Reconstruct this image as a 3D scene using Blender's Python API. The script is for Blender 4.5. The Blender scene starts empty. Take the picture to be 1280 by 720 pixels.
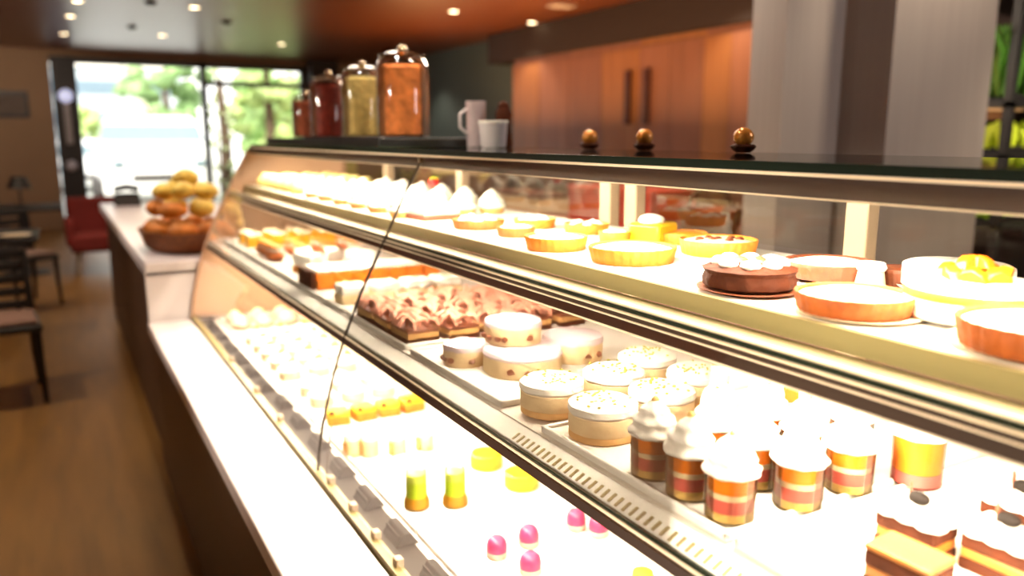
import bpy, bmesh, math, random
from mathutils import Vector, Matrix
random.seed(7)
C = bpy.context.scene.collection
PI = math.pi
Z0 = 1.5                                   # eye height

# ------------------------------------------------------------------ camera
FPX = 1000.0
PITCH = math.atan(188 / FPX)
YAW = math.atan(578 * math.cos(PITCH) / FPX)
fwd = Vector((math.sin(YAW) * math.cos(PITCH), math.cos(YAW) * math.cos(PITCH), -math.sin(PITCH)))
rgt = Vector((math.cos(YAW), -math.sin(YAW), 0))
upv = rgt.cross(fwd)
cam_d = bpy.data.cameras.new('camera')
cam = bpy.data.objects.new('camera', cam_d); C.objects.link(cam)
cam_d.sensor_width = 36; cam_d.lens = FPX * 36 / 1280
cam.matrix_world = Matrix(((rgt.x, upv.x, -fwd.x, 0), (rgt.y, upv.y, -fwd.y, 0), (rgt.z, upv.z, -fwd.z, Z0), (0, 0, 0, 1)))
cam_d.clip_start = 0.02; cam_d.clip_end = 300
cam_d.dof.use_dof = True; cam_d.dof.focus_distance = 1.2; cam_d.dof.aperture_fstop = 2.2
bpy.context.scene.camera = cam

def ray(u, v): return fwd + rgt * ((u - 640) / FPX) - upv * ((v - 360) / FPX)
def on_z(u, v, z):                         # where the sight line meets the level z
    r = ray(u, v); p = r * ((z - Z0) / r.z); return Vector((p.x, p.y, z))
def on_y(u, v, y):
    r = ray(u, v); p = r * (y / r.y); return Vector((p.x, p.y, p.z + Z0))
def on_x(u, v, x):
    r = ray(u, v); p = r * (x / r.x); return Vector((p.x, p.y, p.z + Z0))

# ------------------------------------------------------------------ materials
def lin(c):
    return tuple(((v / 255) / 12.92 if v / 255 <= 0.04045 else ((v / 255 + 0.055) / 1.055) ** 2.4) for v in c)
MATS = {}
def mat(name, col, rough=0.5, metal=0.0, var=0.12, scale=12.0, bump=0.0, bscale=60.0, emit=None, stretch=None, coat=0.0, spec=0.5, sss=0.0):
    if name in MATS: return MATS[name]
    m = bpy.data.materials.new(name); m.use_nodes = True
    nt = m.node_tree; b = nt.nodes['Principled BSDF']
    c = lin(col)
    tc = nt.nodes.new('ShaderNodeTexCoord')
    mp = nt.nodes.new('ShaderNodeMapping'); nt.links.new(tc.outputs['Object'], mp.inputs[0])
    if stretch: mp.inputs['Scale'].default_value = stretch
    n = nt.nodes.new('ShaderNodeTexNoise'); n.inputs['Scale'].default_value = scale; n.inputs['Detail'].default_value = 4
    nt.links.new(mp.outputs[0], n.inputs['Vector'])
    r = nt.nodes.new('ShaderNodeValToRGB')
    r.color_ramp.elements[0].position = 0.3; r.color_ramp.elements[1].position = 0.7
    r.color_ramp.elements[0].color = tuple(x * (1 - var) for x in c) + (1,)
    r.color_ramp.elements[1].color = tuple(min(1, x * (1 + var)) for x in c) + (1,)
    nt.links.new(n.outputs['Fac'], r.inputs[0]); nt.links.new(r.outputs[0], b.inputs['Base Color'])
    b.inputs['Roughness'].default_value = rough; b.inputs['Metallic'].default_value = metal
    b.inputs['Specular IOR Level'].default_value = spec
    if coat: b.inputs['Coat Weight'].default_value = coat
    if sss:
        b.inputs['Subsurface Weight'].default_value = sss; b.inputs['Subsurface Scale'].default_value = 0.02
    if bump:
        n2 = nt.nodes.new('ShaderNodeTexNoise'); n2.inputs['Scale'].default_value = bscale
        nt.links.new(mp.outputs[0], n2.inputs['Vector'])
        bp = nt.nodes.new('ShaderNodeBump'); bp.inputs['Strength'].default_value = bump; bp.inputs['Distance'].default_value = 0.01
        nt.links.new(n2.outputs['Fac'], bp.inputs['Height']); nt.links.new(bp.outputs[0], b.inputs['Normal'])
    if emit:
        b.inputs['Emission Color'].default_value = lin(emit[0]) + (1,); b.inputs['Emission Strength'].default_value = emit[1]
    MATS[name] = m
    return m
def glass(name, tint=(255, 255, 255), rough=0.02, ior=1.45, gloss=1.0):
    if name in MATS: return MATS[name]
    m = bpy.data.materials.new(name); m.use_nodes = True
    nt = m.node_tree; nt.nodes.clear()
    o = nt.nodes.new('ShaderNodeOutputMaterial'); mx = nt.nodes.new('ShaderNodeMixShader')
    t = nt.nodes.new('ShaderNodeBsdfTransparent'); g = nt.nodes.new('ShaderNodeBsdfGlossy')
    fr = nt.nodes.new('ShaderNodeFresnel'); fr.inputs[0].default_value = ior
    ml = nt.nodes.new('ShaderNodeMath'); ml.operation = 'MULTIPLY'; ml.inputs[1].default_value = gloss
    t.inputs[0].default_value = lin(tint) + (1,); g.inputs['Roughness'].default_value = rough
    nt.links.new(fr.outputs[0], ml.inputs[0]); nt.links.new(ml.outputs[0], mx.inputs[0])
    nt.links.new(t.outputs[0], mx.inputs[1]); nt.links.new(g.outputs[0], mx.inputs[2]); nt.links.new(mx.outputs[0], o.inputs[0])
    MATS[name] = m
    return m

# ------------------------------------------------------------------ mesh helpers
class MB:
    def __init__(s): s.bm = bmesh.new()
    def box(s, c, d, rz=0, top=None):
        hx, hy, hz = d[0] / 2, d[1] / 2, d[2] / 2
        t = top or (1, 1)
        vs = []
        for z in (-hz, hz):
            kx, ky = (1, 1) if z < 0 else t
            for x, y in ((-hx, -hy), (hx, -hy), (hx, hy), (-hx, hy)):
                x2, y2 = x * kx, y * ky
                vs.append(s.bm.verts.new((c[0] + x2 * math.cos(rz) - y2 * math.sin(rz), c[1] + x2 * math.sin(rz) + y2 * math.cos(rz), c[2] + z)))
        for f in ((3, 2, 1, 0), (4, 5, 6, 7), (0, 1, 5, 4), (1, 2, 6, 5), (2, 3, 7, 6), (3, 0, 4, 7)):
            s.bm.faces.new([vs[i] for i in f])
        return s
    def lathe(s, prof, c=(0, 0, 0), seg=32, mod=None, cap0=True, cap1=True, sx=1, sy=1):
        rings = []
        for k, (r, z) in enumerate(prof):
            ring = []
            for i in range(seg):
                a = 2 * PI * i / seg
                rr = r * (mod(a, k / max(1, len(prof) - 1)) if mod else 1)
                ring.append(s.bm.verts.new((c[0] + rr * math.cos(a) * sx, c[1] + rr * math.sin(a) * sy, c[2] + z)))
            rings.append(ring)
        for k in range(len(rings) - 1):
            for i in range(seg):
                j = (i + 1) % seg
                s.bm.faces.new((rings[k][i], rings[k][j], rings[k + 1][j], rings[k + 1][i]))
        if cap0: s.bm.faces.new(rings[0][::-1])
        if cap1: s.bm.faces.new(rings[-1])
        return s
    def tube(s, pts, r, seg=8, taper=None):
        pts = [Vector(p) for p in pts]; rings = []
        for k, p in enumerate(pts):
            d = (pts[min(k + 1, len(pts) - 1)] - pts[max(k - 1, 0)]).normalized()
            a = d.orthogonal().normalized() if k == 0 else (a - d * a.dot(d)).normalized()
            b = d.cross(a)
            rr = r * (taper[k] if taper else 1)
            rings.append([s.bm.verts.new(p + (a * math.cos(2 * PI * i / seg) + b * math.sin(2 * PI * i / seg)) * rr) for i in range(seg)])
        for k in range(len(rings) - 1):
            for i in range(seg):
                j = (i + 1) % seg
                s.bm.faces.new((rings[k][i], rings[k][j], rings[k + 1][j], rings[k + 1][i]))
        s.bm.faces.new(rings[0][::-1]); s.bm.faces.new(rings[-1])
        return s
    def prism(s, poly, y0, y1, axis='y'):   # polygon of (x, z) swept along y (or (y, z) along x)
        f = (lambda p, t: (p[0], t, p[1])) if axis == 'y' else (lambda p, t: (t, p[0], p[1])) if axis == 'x' else (lambda p, t: (p[0], p[1], t))
        A = [s.bm.verts.new(f(p, y0)) for p in poly]; B = [s.bm.verts.new(f(p, y1)) for p in poly]
        n = len(poly)
        for i in range(n):
            j = (i + 1) % n
            s.bm.faces.new((A[i], A[j], B[j], B[i]))
        s.bm.faces.new(A[::-1]); s.bm.faces.new(B)
        return s
    def blob(s, c, r, sub=2, jit=0.0, rng=None, flat=None):
        res = bmesh.ops.create_icosphere(s.bm, subdivisions=sub, radius=1.0)
        rg = rng or random
        for v in res['verts']:
            k = 1 + rg.uniform(-jit, jit)
            z = v.co.z * k * r[2]
            if flat is not None and z < -flat: z = -flat
            v.co = Vector((c[0] + v.co.x * k * r[0], c[1] + v.co.y * k * r[1], c[2] + z))
        return s
    def build(s, name, m, parent=None, smooth=True, bevel=0.0, solid=0.0, sub=0):
        bmesh.ops.recalc_face_normals(s.bm, faces=s.bm.faces)
        me = bpy.data.meshes.new(name); s.bm.to_mesh(me); s.bm.free()
        o = bpy.data.objects.new(name, me); C.objects.link(o)
        me.materials.append(m)
        if smooth:
            me.polygons.foreach_set('use_smooth', [True] * len(me.polygons))
            try: me.set_sharp_from_angle(angle=math.radians(40))
            except Exception: pass
        if bevel:
            bv = o.modifiers.new('edge', 'BEVEL'); bv.width = bevel; bv.segments = 2; bv.limit_method = 'ANGLE'
        if solid:
            sd = o.modifiers.new('shell', 'SOLIDIFY'); sd.thickness = solid; sd.offset = 0
        if sub:
            sb = o.modifiers.new('smooth', 'SUBSURF'); sb.levels = sub; sb.render_levels = sub
        if parent: o.parent = parent
        return o
def tag(o, label, cat, group=None, kind=None):
    o['label'] = label; o['category'] = cat
    if group: o['group'] = group
    if kind: o['kind'] = kind
    return o
def thing(name, label, cat, loc=(0, 0, 0), rz=0, group=None):
    o = bpy.data.objects.new(name, None); C.objects.link(o); o.empty_display_size = 0.02
    o.location = loc; o.rotation_euler = (0, 0, rz)
    return tag(o, label, cat, group)
def struct(o):
    o['kind'] = 'structure'; return o
def dup(root, loc, rz=0, label=None, group=None, scale=1):
    r = root.copy(); C.objects.link(r); r.location = loc; r.rotation_euler = (0, 0, rz); r.scale = (scale,) * 3
    if label: r['label'] = label
    if group: r['group'] = group
    for ch in list(root.children):
        c = ch.copy(); C.objects.link(c); c.parent = r
        for g in list(ch.children):
            d = g.copy(); C.objects.link(d); d.parent = c
    return r
class Kind:                                 # first call places the prototype, later calls place copies
    def __init__(s, proto): s.p = proto; s.used = False
    def put(s, loc, label, rz=0, group=None, scale=1):
        if not s.used:
            s.used = True; o = s.p; o.location = loc; o.rotation_euler = (0, 0, rz); o['label'] = label; o.scale = (scale,) * 3
            if group: o['group'] = group
            return o
        return dup(s.p, loc, rz, label, group, scale)

# palette
M = dict(
    brown=mat('bronze_brown', (46, 26, 13), 0.5, 0.0, 0.05),
    panel=mat('brown_laminate', (70, 45, 29), 0.45, 0, 0.1, 4, stretch=(1, .3, 6)),
    stone=mat('white_stone', (236, 226, 226), 0.3, 0, 0.04, 5),
    white=mat('white_enamel', (236, 230, 220), 0.4, 0, 0.02),
    khaki=mat('khaki_edge', (140, 128, 84), 0.35, 0, 0.06, 6),
    khaki2=mat('khaki_edge_dark', (140, 126, 82), 0.35, 0, 0.06, 6),
    chrome=mat('bright_metal', (226, 208, 176), 0.25, 0.85, 0.03),
    bright=mat('bright_edge', (244, 222, 190), 0.35, 0.0, 0.03),
    dkgreen=mat('glass_edge_green', (16, 30, 22), 0.15, 0, 0.1),
    dark=mat('dark_channel', (30, 23, 19), 0.7, 0, 0.1, spec=.2),
    black=mat('black_wood', (20, 14, 12), 0.5, 0, 0.2),
    beige=mat('beige_panel', (196, 156, 124), 0.45, 0, 0.05, 4),
    post=mat('cream_post', (160, 138, 112), 0.4, 0, 0.03),
    porcelain=mat('porcelain', (244, 240, 232), 0.25, 0, 0.02),
    cream=mat('whipped_cream', (246, 240, 228), 0.55, 0, 0.03, 30, 0.15, 90),
    sponge=mat('yellow_sponge', (228, 190, 110), 0.8, 0, 0.15, 60, 0.3, 160),
    pink=mat('pink_mousse', (220, 104, 96), 0.5, 0, 0.15, 30),
    palecream=mat('pale_cream', (240, 220, 184), 0.55, 0, 0.06),
    mango=mat('mango_orange', (244, 132, 34), 0.3, 0, 0.12, 30),
    yellow=mat('lemon_yellow', (232, 172, 28), 0.35, 0, 0.1, 20),
    golden=mat('golden_crust', (210, 126, 34), 0.6, 0, 0.2, 30, 0.3),
    crustbr=mat('brown_crust', (172, 88, 32), 0.65, 0, 0.25, 40, 0.4),
    choc=mat('dark_chocolate', (64, 27, 9), 0.75, 0, 0.25, 40, 0.4, spec=.15),
    choc2=mat('milk_chocolate', (112, 56, 30), 0.5, 0, 0.25, 40, 0.4),
    curl=mat('pink_curls', (226, 158, 132), 0.45, 0, 0.3, 40, 0.3),
    wafer=mat('wafer', (214, 164, 100), 0.7, 0, 0.2, 50, 0.3),
    biscuit=mat('biscuit_side', (244, 212, 164), 0.7, 0, 0.15, 40, 0.3),
    lilac=mat('lilac_glaze', (234, 214, 222), 0.25, 0, 0.05, 10, coat=0.4),
    lime=mat('lime', (190, 220, 44), 0.4, 0, 0.15, 30),
    pinkglaze=mat('magenta_glaze', (214, 52, 96), 0.3, 0, 0.2, 50),
    caramel=mat('caramel', (164, 100, 36), 0.35, 0, 0.12, 20),
    cupglass=glass('cup_glass', (252, 250, 245), 0.03, 1.35, 0.8),
    lowglass=glass('low_pane_glass', (250, 249, 246), .01, 1.4, .3),
    paneglass=glass('pane_glass', (253, 252, 248), 0.01, 1.45, 0.75),
    coffee=mat('coffee_bean', (20, 13, 9), 0.7, 0, 0.2, spec=.15),
)

# ================================================================== THE ROOM
CEIL = 2.9; YB = 15.3; XR = 5.75
wood_floor = mat('floor_wood', (120, 84, 38), 0.45, 0, 0.18, 3, stretch=(5, .6, 1))
struct(MB().box((1.0, 6.2, -0.05), (10, 18.6, 0.1)).build('floor', wood_floor, smooth=False))
cm = mat('ceiling_wood', (112, 58, 26), 0.34, 0, 0.12, 2, stretch=(.5, 5, 1), spec=1.0)
struct(MB().box((1.0, 6.2, CEIL + 0.05), (10, 18.6, 0.1)).build('ceiling', cm, smooth=False))
wallm = mat('wall_beige', (150, 118, 90), 0.8, 0, 0.05, 2)
struct(MB().box((-4.05, 6.2, 1.45), (0.1, 18.6, 2.9)).build('wall_left', wallm, smooth=False))
struct(MB().box((1.0, -3.15, 1.45), (10, 0.1, 2.9)).build('wall_front', wallm, smooth=False))
teal = mat('wall_teal', (88, 104, 106), 0.8, 0, 0.06, 2)
struct(MB().box((XR + 0.1, 6.2, 1.45), (0.2, 18.6, 2.9)).build('wall_right', teal, smooth=False))
# back wall: beige stretch, storefront opening, brown stretch
wb = MB(); wb.box((-1.95, YB + .05, 1.45), (4.1, .1, 2.9)); wb.box((5.0, YB + .05, 1.45), (1.6, .1, 2.9)); wb.box((2.15, YB + .05, 2.845), (4.1, .1, .11))
struct(wb.build('wall_back', wallm, smooth=False))
darkfr = mat('dark_frame', (36, 28, 26), 0.4, 0.2, 0.1)
fr = MB()
xl, xm, xr = 0.10, 2.44, 4.2
fr.box((xl + .19, YB, 1.4), (.36, .14, 2.8))                       # broad dark post at the left
fr.box((xm, YB, 1.4), (.10, .12, 2.8)); fr.box((xr, YB, 1.4), (.1, .12, 2.8))
fr.box(((xl + xm) / 2, YB, 2.745), (xm - xl, .12, .10)); fr.box(((xl + xm) / 2, YB, .06), (xm - xl, .12, .12))
w1 = struct(MB().box(((xl + .37 + xm) / 2, YB, 1.4), (xm - xl - .42, .012, 2.7)).build('window_1', M['paneglass'], smooth=False))
fr.build('window_frame', darkfr, w1, smooth=False)
d1 = struct(MB().box(((xm + xr) / 2, YB, 1.2), (xr - xm - .14, .012, 2.36)).build('door_1', M['paneglass'], smooth=False))
df = MB(); df.box(((xm + xr) / 2, YB, 2.44), (xr - xm - .1, .12, .09)); df.box(((xm + xr) / 2, YB, 2.745), (xr - xm, .12, .10)); df.box(((xm + xr) / 2, YB, .06), (xr - xm, .1, .12))
df.build('door_frame', darkfr, d1, smooth=False)
MB().tube([(xm + .16, YB - .09, .9), (xm + .16, YB - .09, 1.3)], .015).build('door_handle', M['chrome'], d1)
struct(MB().box(((xm + xr) / 2, YB, 2.59), (xr - xm - .1, .012, .2)).build('window_2', M['paneglass'], smooth=False))
# bulkhead (soffit) above the wall cabinets, coloured dark to stand in for shadow
struct(MB().box((XR - .17, 7.0, 2.70), (.34, 6.4, .385)).build('trim_1', mat('soffit_shadow', (40, 24, 16), .7), smooth=False))
# wood cladding at the back right corner
struct(MB().box((4.5, YB - .3, 1.45), (.5, .3, 2.88)).build('column', mat('column_dark', (52, 44, 44), .7), smooth=False))
# two square columns behind the case
colm = mat('column_grey', (160, 151, 146), .75, 0, .05, 6, stretch=(8, 8, .2))
struct(MB().box((2.772, 2.448, 1.45), (.345, .184, 2.9)).build('column.001', colm, smooth=False))
struct(MB().box((3.35, 2.16 + .13, 1.45), (.70, .26, 2.9)).build('column.002', colm, smooth=False))

# downlights
def make_downlight():
    t = thing('downlight', 'x', 'ceiling light', group='recessed ceiling spotlights')
    MB().lathe([(.045, 0), (.062, -.006), (.064, 0), (.06, .004)], seg=24, cap0=False, cap1=False).build('trim_ring', M['white'], t)
    MB().lathe([(.001, -.001), (.046, -.002)], seg=24, cap0=False, cap1=False).build('lens', mat('lamp_lens', (255, 236, 200), .4, emit=((255, 226, 180), 14)), t)
    return t
DL = Kind(make_downlight())
for u, v, l in [(88, 20, 'lit ceiling spotlight, middle one of the left row of three'), (80, 42, 'lit ceiling spotlight in the left row, the one farthest back'),
             (97, 1, 'lit ceiling spotlight in the left row, cut by the top of the photo'), (243, 9, 'lit ceiling spotlight above the mullion, near the top of the photo'),
             (203, 44, 'lit ceiling spotlight just above the bright window'), (352, 55, 'dim ceiling spotlight above the glass door by the jars'),
             (665, 28, 'bright single spotlight in the orange ceiling beside the teal wall'), (567, 14, 'small faint spotlight in the orange ceiling above the jars')]:
    p = on_z(u, v, CEIL); DL.put((p.x, p.y, CEIL - .002), l)
def make_detector():
    t = thing('smoke_detector', 'x', 'smoke detector', group='dark ceiling fittings')
    MB().lathe([(.06, 0), (.06, -.015), (.045, -.03), (.02, -.036)], seg=24).build('body', darkfr, t)
    return t
SD = Kind(make_detector())
for u, v, l in [(188, 2, 'dark round ceiling fitting at the top edge left of centre light'), (165, 33, 'dark round ceiling fitting in front of the bright window'), (283, 27, 'dark round ceiling fitting right of the mullion')]:
    p = on_z(u, v, CEIL); SD.put((p.x, p.y, CEIL), l)
p = on_z(702, 6, CEIL)
t = thing('ceiling_vent', 'pale grey ceiling vent in the orange ceiling near the top of photo', 'ceiling vent', (p.x, p.y, CEIL))
MB().box((0, 0, -.01), (.28, .2, .02)).build('frame', mat('vent_grey', (170, 150, 140), .6), t, bevel=.004)
for k in range(4): MB().box((0, -.06 + k * .04, -.023), (.24, .012, .006)).build('slat', M['white'], t)

# wall cabinets on the right wall
def wood(name, col): return mat(name, col, .5, 0, .14, 2.5, stretch=(1, 5, .4))
cw = [wood('cab_wood_a', (140, 92, 68)), wood('cab_wood_b', (150, 98, 56)), wood('cab_wood_c', (132, 86, 64))]
ys = [9.55, 8.2, 6.87, 5.9, 5.2]
for k in range(4):
    y1, y0 = ys[k], ys[k + 1]
    t = thing('tall_cabinet', ['tall reddish wood cabinet next to the teal wall', 'tall wood cabinet second from the teal wall, dark handle on its right',
                               'tall orange wood cabinet third from the teal wall, dark handle on its left', 'tall wood cabinet nearest to the grey column'][k], 'cabinet', (XR - .3, (y0 + y1) / 2, 0), 0, 'wall of wood cabinets')
    MB().box((.15, 0, 1.25), (.28, y1 - y0 - .004, 2.5)).build('carcass', cw[(k + 2) % 3], t, smooth=False)
    n = 2
    for q in range(n):
        w = (y1 - y0) / n
        d = MB().box((-.005, -(y1 - y0) / 2 + w * (q + .5), 1.23), (.022, w - .008, 2.4)).build('door', cw[(k + q) % 3], t, smooth=False, bevel=.002)
        if (k, q) in ((1, 0), (2, 1)):
            MB().box((-.04, (7.03 if k == 1 else 6.72) - (y0 + y1) / 2, 1.92), (.045, .09, .56)).build('handle', mat('handle_dark', (70, 26, 14), .5), d, bevel=.006)

# ================================================================== SEATING CORNER
chairm = M['black']
seatpad = mat('chair_pad', (120, 92, 80), .8, 0, .1)
def make_chair():
    t = thing('dining_chair', 'x', 'chair', group='black wooden chairs')
    MB().box((0, 0, .44), (.42, .42, .04)).build('seat', chairm, t, bevel=.012)
    MB().box((0, 0, .475), (.39, .38, .03)).build('cushion', seatpad, t, bevel=.014)
    for sx in (-1, 1):
        MB().tube([(sx * .19, -.2, 0), (sx * .185, -.185, .2), (sx * .18, -.18, .43)], .02, taper=[.7, .9, 1.1]).build('leg', chairm, t)
        MB().tube([(sx * .19, .25, 0), (sx * .18, .2, .22), (sx * .18, .185, .45), (sx * .175, .22, .84)], .02, taper=[.7, 1, 1.1, .8]).build('leg', chairm, t)
    b = MB()
    for k in range(5):
        b.box((0, .205 + .008 * k, .52 + .075 * k), (.33, .016, .05))
    b.build('backrest', chairm, t, bevel=.004)
    return t
CH = Kind(make_chair())
g = 'black wooden chairs'
p1 = on_z(55, 505, 0)
CH.put((p1.x - .19, p1.y + .2, 0), 'black wooden chair nearest on the left, pale seat, curved leg', .08, g)
CH.put((-.30, 8.35, 0), 'black chair behind the nearest chair at the dark table', .5, g)
CH.put((-.75, 11.2, 0), 'black chair far back against the beige wall', .3, g)
CH.put((1.02, 9.3, 0), 'black chair just beyond the far end of the white counter', 2.6, g)
def make_table():
    t = thing('cafe_table', 'x', 'table', group='dark cafe tables')
    MB().box((0, 0, .735), (.8, .8, .035)).build('tabletop', M['black'], t, bevel=.006)
    MB().tube([(0, 0, .02), (0, 0, .72)], .035, 12).build('pedestal', M['black'], t)
    MB().lathe([(.24, 0), (.24, .012), (.05, .03)], seg=24).build('base', M['black'], t)
    return t
TB = Kind(make_table())
TB.put((-.55, 7.4, 0), 'dark square cafe table behind the nearest black chair', 0)
TB.put((-.35, 10.4, 0), 'dark square cafe table beside the dark red armchair', 0)
tag(MB().lathe([(.075, 0), (.11, .012), (.115, .016), (.075, .008)], (0, 0, 0), 24).build('side_plate', M['palecream']), 'pale plate on the nearer dark cafe table', 'plate').location = (-.3, 7.2, .7525)
tag(MB().box((0, 0, .05), (.1, .1, .1), .4, top=(.3, .9)).build('napkin', M['palecream'], bevel=.004), 'folded cream napkin on the nearer dark cafe table', 'napkin').location = (-.6, 7.25, .7525)
t = thing('table_lamp', 'small black table lamp on the table by the armchair', 'lamp', (-.34, 10.35, .7525))
MB().lathe([(.06, 0), (.06, .015), (.012, .03), (.012, .2)], seg=16).build('base', M['black'], t)
MB().lathe([(.12, .2), (.07, .33)], seg=20, cap0=False).build('lamp_shade', M['black'], t)
t = thing('armchair', 'dark red upholstered armchair on pale metal legs', 'armchair', (.42, 10.2, 0), 0)
redm = mat('dark_red_fabric', (110, 24, 18), .8, 0, .12, 8)
MB().box((0, 0, .35), (.66, .6, .2)).build('seat', redm, t, bevel=.04)
MB().box((0, .27, .62), (.66, .12, .42)).build('backrest', redm, t, bevel=.04)
for sx in (-1, 1):
    MB().box((sx * .32, 0, .47), (.09, .58, .3)).build('armrest', redm, t, bevel=.03)
    for sy in (-1, 1):
        MB().tube([(sx * .26, sy * .24, 0), (sx * .24, sy * .22, .26)], .035, 10).build('leg', mat('grey_metal', (190, 184, 180), .35, .5), t)
t = thing('framed_picture', 'small dark framed picture on the beige wall at far left', 'picture', (-.55, YB, 2.02))
MB().box((0, -.015, 0), (.62, .03, .42)).build('frame', darkfr, t, bevel=.004)
MB().box((0, -.034, 0), (.52, .008, .32)).build('picture_sheet', mat('picture_grey', (96, 80, 70), .7, 0, .3, 5), t, smooth=False)
# lamp on the dark post
p = on_y(82, 120, YB - .12)
t = thing('wall_lamp', 'bluish white globe lamp with a pale slim body on dark post', 'wall lamp', (p.x, p.y, p.z))
MB().blob((0, -.06, 0), (.11, .1, .11), 2).build('globe', mat('blue_white_glow', (220, 224, 255), .4, emit=((214, 218, 255), .7)), t)
MB().box((0, -.03, -.42), (.1, .05, .7)).build('body', mat('lamp_body_grey', (150, 140, 140), .4, .2), t, bevel=.01)
MB().box((0, .035, -.2), (.05, .07, .05)).build('bracket', darkfr, t)
p = on_y(90, 207, YB - .1)
tag(MB().blob((0, 0, 0), (.09, .07, .09), 2).build('glass_globe', mat('pale_globe', (200, 196, 210), .3)), 'small pale globe low on the dark post beside window', 'globe').location = (p.x, YB - .13, p.z)

# ================================================================== OUTSIDE
gm = mat('asphalt', (190, 190, 186), .9, 0, .1, 3)
o = MB().box((5, 30, -.1), (60, 29, .1)).build('street', gm, smooth=False); struct(o)
leafs = [mat('leaf_bright', (170, 192, 118), .7, 0, .4, 4), mat('leaf_green', (128, 160, 104), .7, 0, .5, 4), mat('leaf_pale', (184, 200, 150), .7, 0, .4, 4)]
def tree(x, y, h, r, m, label, zc=None):
    t = thing('tree', label, 'tree', (x, y, -.05), 0, 'trees outside the window')
    MB().tube([(0, 0, 0), (.05, 0, h * .4), (0, .05, h * .75)], .12, taper=[1.2, .9, .5]).build('trunk', mat('bark', (96, 78, 60), .9, 0, .3), t)
    cr = MB(); rg = random.Random(int(x * 100 + y))
    for k in range(46):
        a = rg.uniform(0, 2 * PI); e = rg.uniform(-1, 1); d = r * (.55 + .45 * rg.random())
        q = math.sqrt(1 - e * e)
        s_ = r * rg.uniform(.2, .34)
        cr.blob((d * q * math.cos(a), d * q * math.sin(a), (zc or h * .65) + d * e * h * .45 / r), (s_, s_, s_ * .8), 1, .25, rg)
    cr.build('crown', m, t, smooth=False)
tree(3.0, 25.6, 4.6, 1.15, leafs[1], 'green tree outside left of the mullion, behind the white van')
tree(4.15, 18.0, 4.4, .85, leafs[0], 'bright green tree right outside the glass door', 1.5)
tree(7.0, 19.4, 4.6, 1.2, leafs[1], 'darker green tree outside behind the jars', 1.9)
tree(3.05, 17.2, 3.6, .28, leafs[2], 'slim pale green tree outside beside the door post', 1.6)
tree(1.0, 32.0, 3.0, .75, leafs[0], 'low green tree outside at the left window edge', 1.6)
tree(8.6, 25, 5.5, 2.0, leafs[1], 'large green tree outside behind the slim trees', 2.6)
hd = MB(); rg = random.Random(4)
for k in range(150):
    s_ = rg.uniform(.25, .42); hd.blob((rg.uniform(4.5, 8.2), 22.0 + rg.uniform(-.4, .4), rg.uniform(.3, 3.1)), (s_, s_, s_), 1, .25, rg)
tag(hd.build('hedge', mat('hedge_green', (140, 172, 104), .7, 0, .4, 3), smooth=False), 'tall bright green hedge outside beyond the glass door', 'hedge')
t = thing('office_building', 'pale grey building with horizontal window bands seen through window', 'building', (2.5, 40, -.05))
MB().box((0, 0, 2.2), (5.5, 4, 4.4)).build('wall', mat('building_grey', (176, 186, 192), .8, 0, .05), t, smooth=False)
for k in range(3): MB().box((0, -2.02, 1.0 + k * 1.3), (5.2, .06, .5)).build('window_band', mat('band_grey', (110, 130, 146), .3), t, smooth=False)
MB().box((0, 0, 4.45), (5.7, 4.2, .14)).build('roof', M['white'], t, smooth=False)
carw = mat('car_white', (244, 244, 244), .25, 0, .02, coat=.5)
carg = mat('car_glass', (120, 140, 150), .1, 0, .05)
def car(name, x, y, w, hb, hc, label, cat, rz=0, s=1):
    t = thing(name, label, cat, (x, y, -.05), rz)
    L = 3.9
    MB().prism([(-L / 2, .32), (L / 2, .32), (L / 2, hb * .8), (L / 2 - .1, hb), (-L / 2 + .15, hb), (-L / 2, hb * .85)], -w / 2, w / 2, 'x').build('car_body', carw, t, bevel=.06)
    MB().box((0, .25, (hb + hc) / 2), (w * .92, L * .6, hc - hb), top=(.84, .82)).build('cabin', carw, t, bevel=.06)
    MB().box((0, .25, hb + (hc - hb) * .45), (w * .93, L * .605, (hc - hb) * .5), top=(.92, .9)).build('window_glass', carg, t)
    for sx in (-1, 1):
        for sy in (-1.2, 1.25):
            MB().prism([(sy + .32 * math.cos(a * PI / 10), .32 + .32 * math.sin(a * PI / 10)) for a in range(20)], sx * w / 2 - .12, sx * w / 2 + .03, 'x').build('wheel', darkfr, t)
        MB().blob((sx * w * .36, -L / 2, hb * .72), (.14, .05, .09), 2).build('headlight', carg, t)
    MB().box((0, -L / 2 - .01, hb * .5), (w * .5, .03, .12)).build('grille', darkfr, t)
car('van', 2.1, 21.5, 2.35, 1.35, 2.05, 'large white van parked right outside the window', 'van')
car('car', .75, 27.5, 1.75, .95, 1.5, 'white car parked farther off behind the van', 'car')

# ================================================================== THE DISPLAY CASE
YE = 3.75; YN = -.45
case = thing('display_case', 'long lit glass pastry display case with brown front and rails', 'display case', (.75, 1.65, 0))
case_loc = Vector((.75, 1.65, 0))
def part(mb, name, m, parent=None, **k):
    o = mb.build(name, m, None, **k)
    o.parent = parent or case
    if parent is None: o.matrix_parent_inverse = Matrix.Translation(-case_loc)
    else: o.matrix_parent_inverse = Matrix.Identity(4)
    return o
ymid, ylen = (YE + YN) / 2, YE - YN
ZU, ZM, ZD = 1.29, 1.06, .70               # upper shelf, middle shelf, bottom deck
G = [(.776, 1.452), (.722, 1.357), (.668, 1.25), (.610, 1.138), (.563, 1.028), (.53, .93), (.504, .829), (.492, .76), (.486, .71)]
def slab(x0, x1, z0, z1, y0=YN, y1=YE): return MB().box(((x0 + x1) / 2, (y0 + y1) / 2, (z0 + z1) / 2), (x1 - x0, y1 - y0, z1 - z0))
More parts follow.
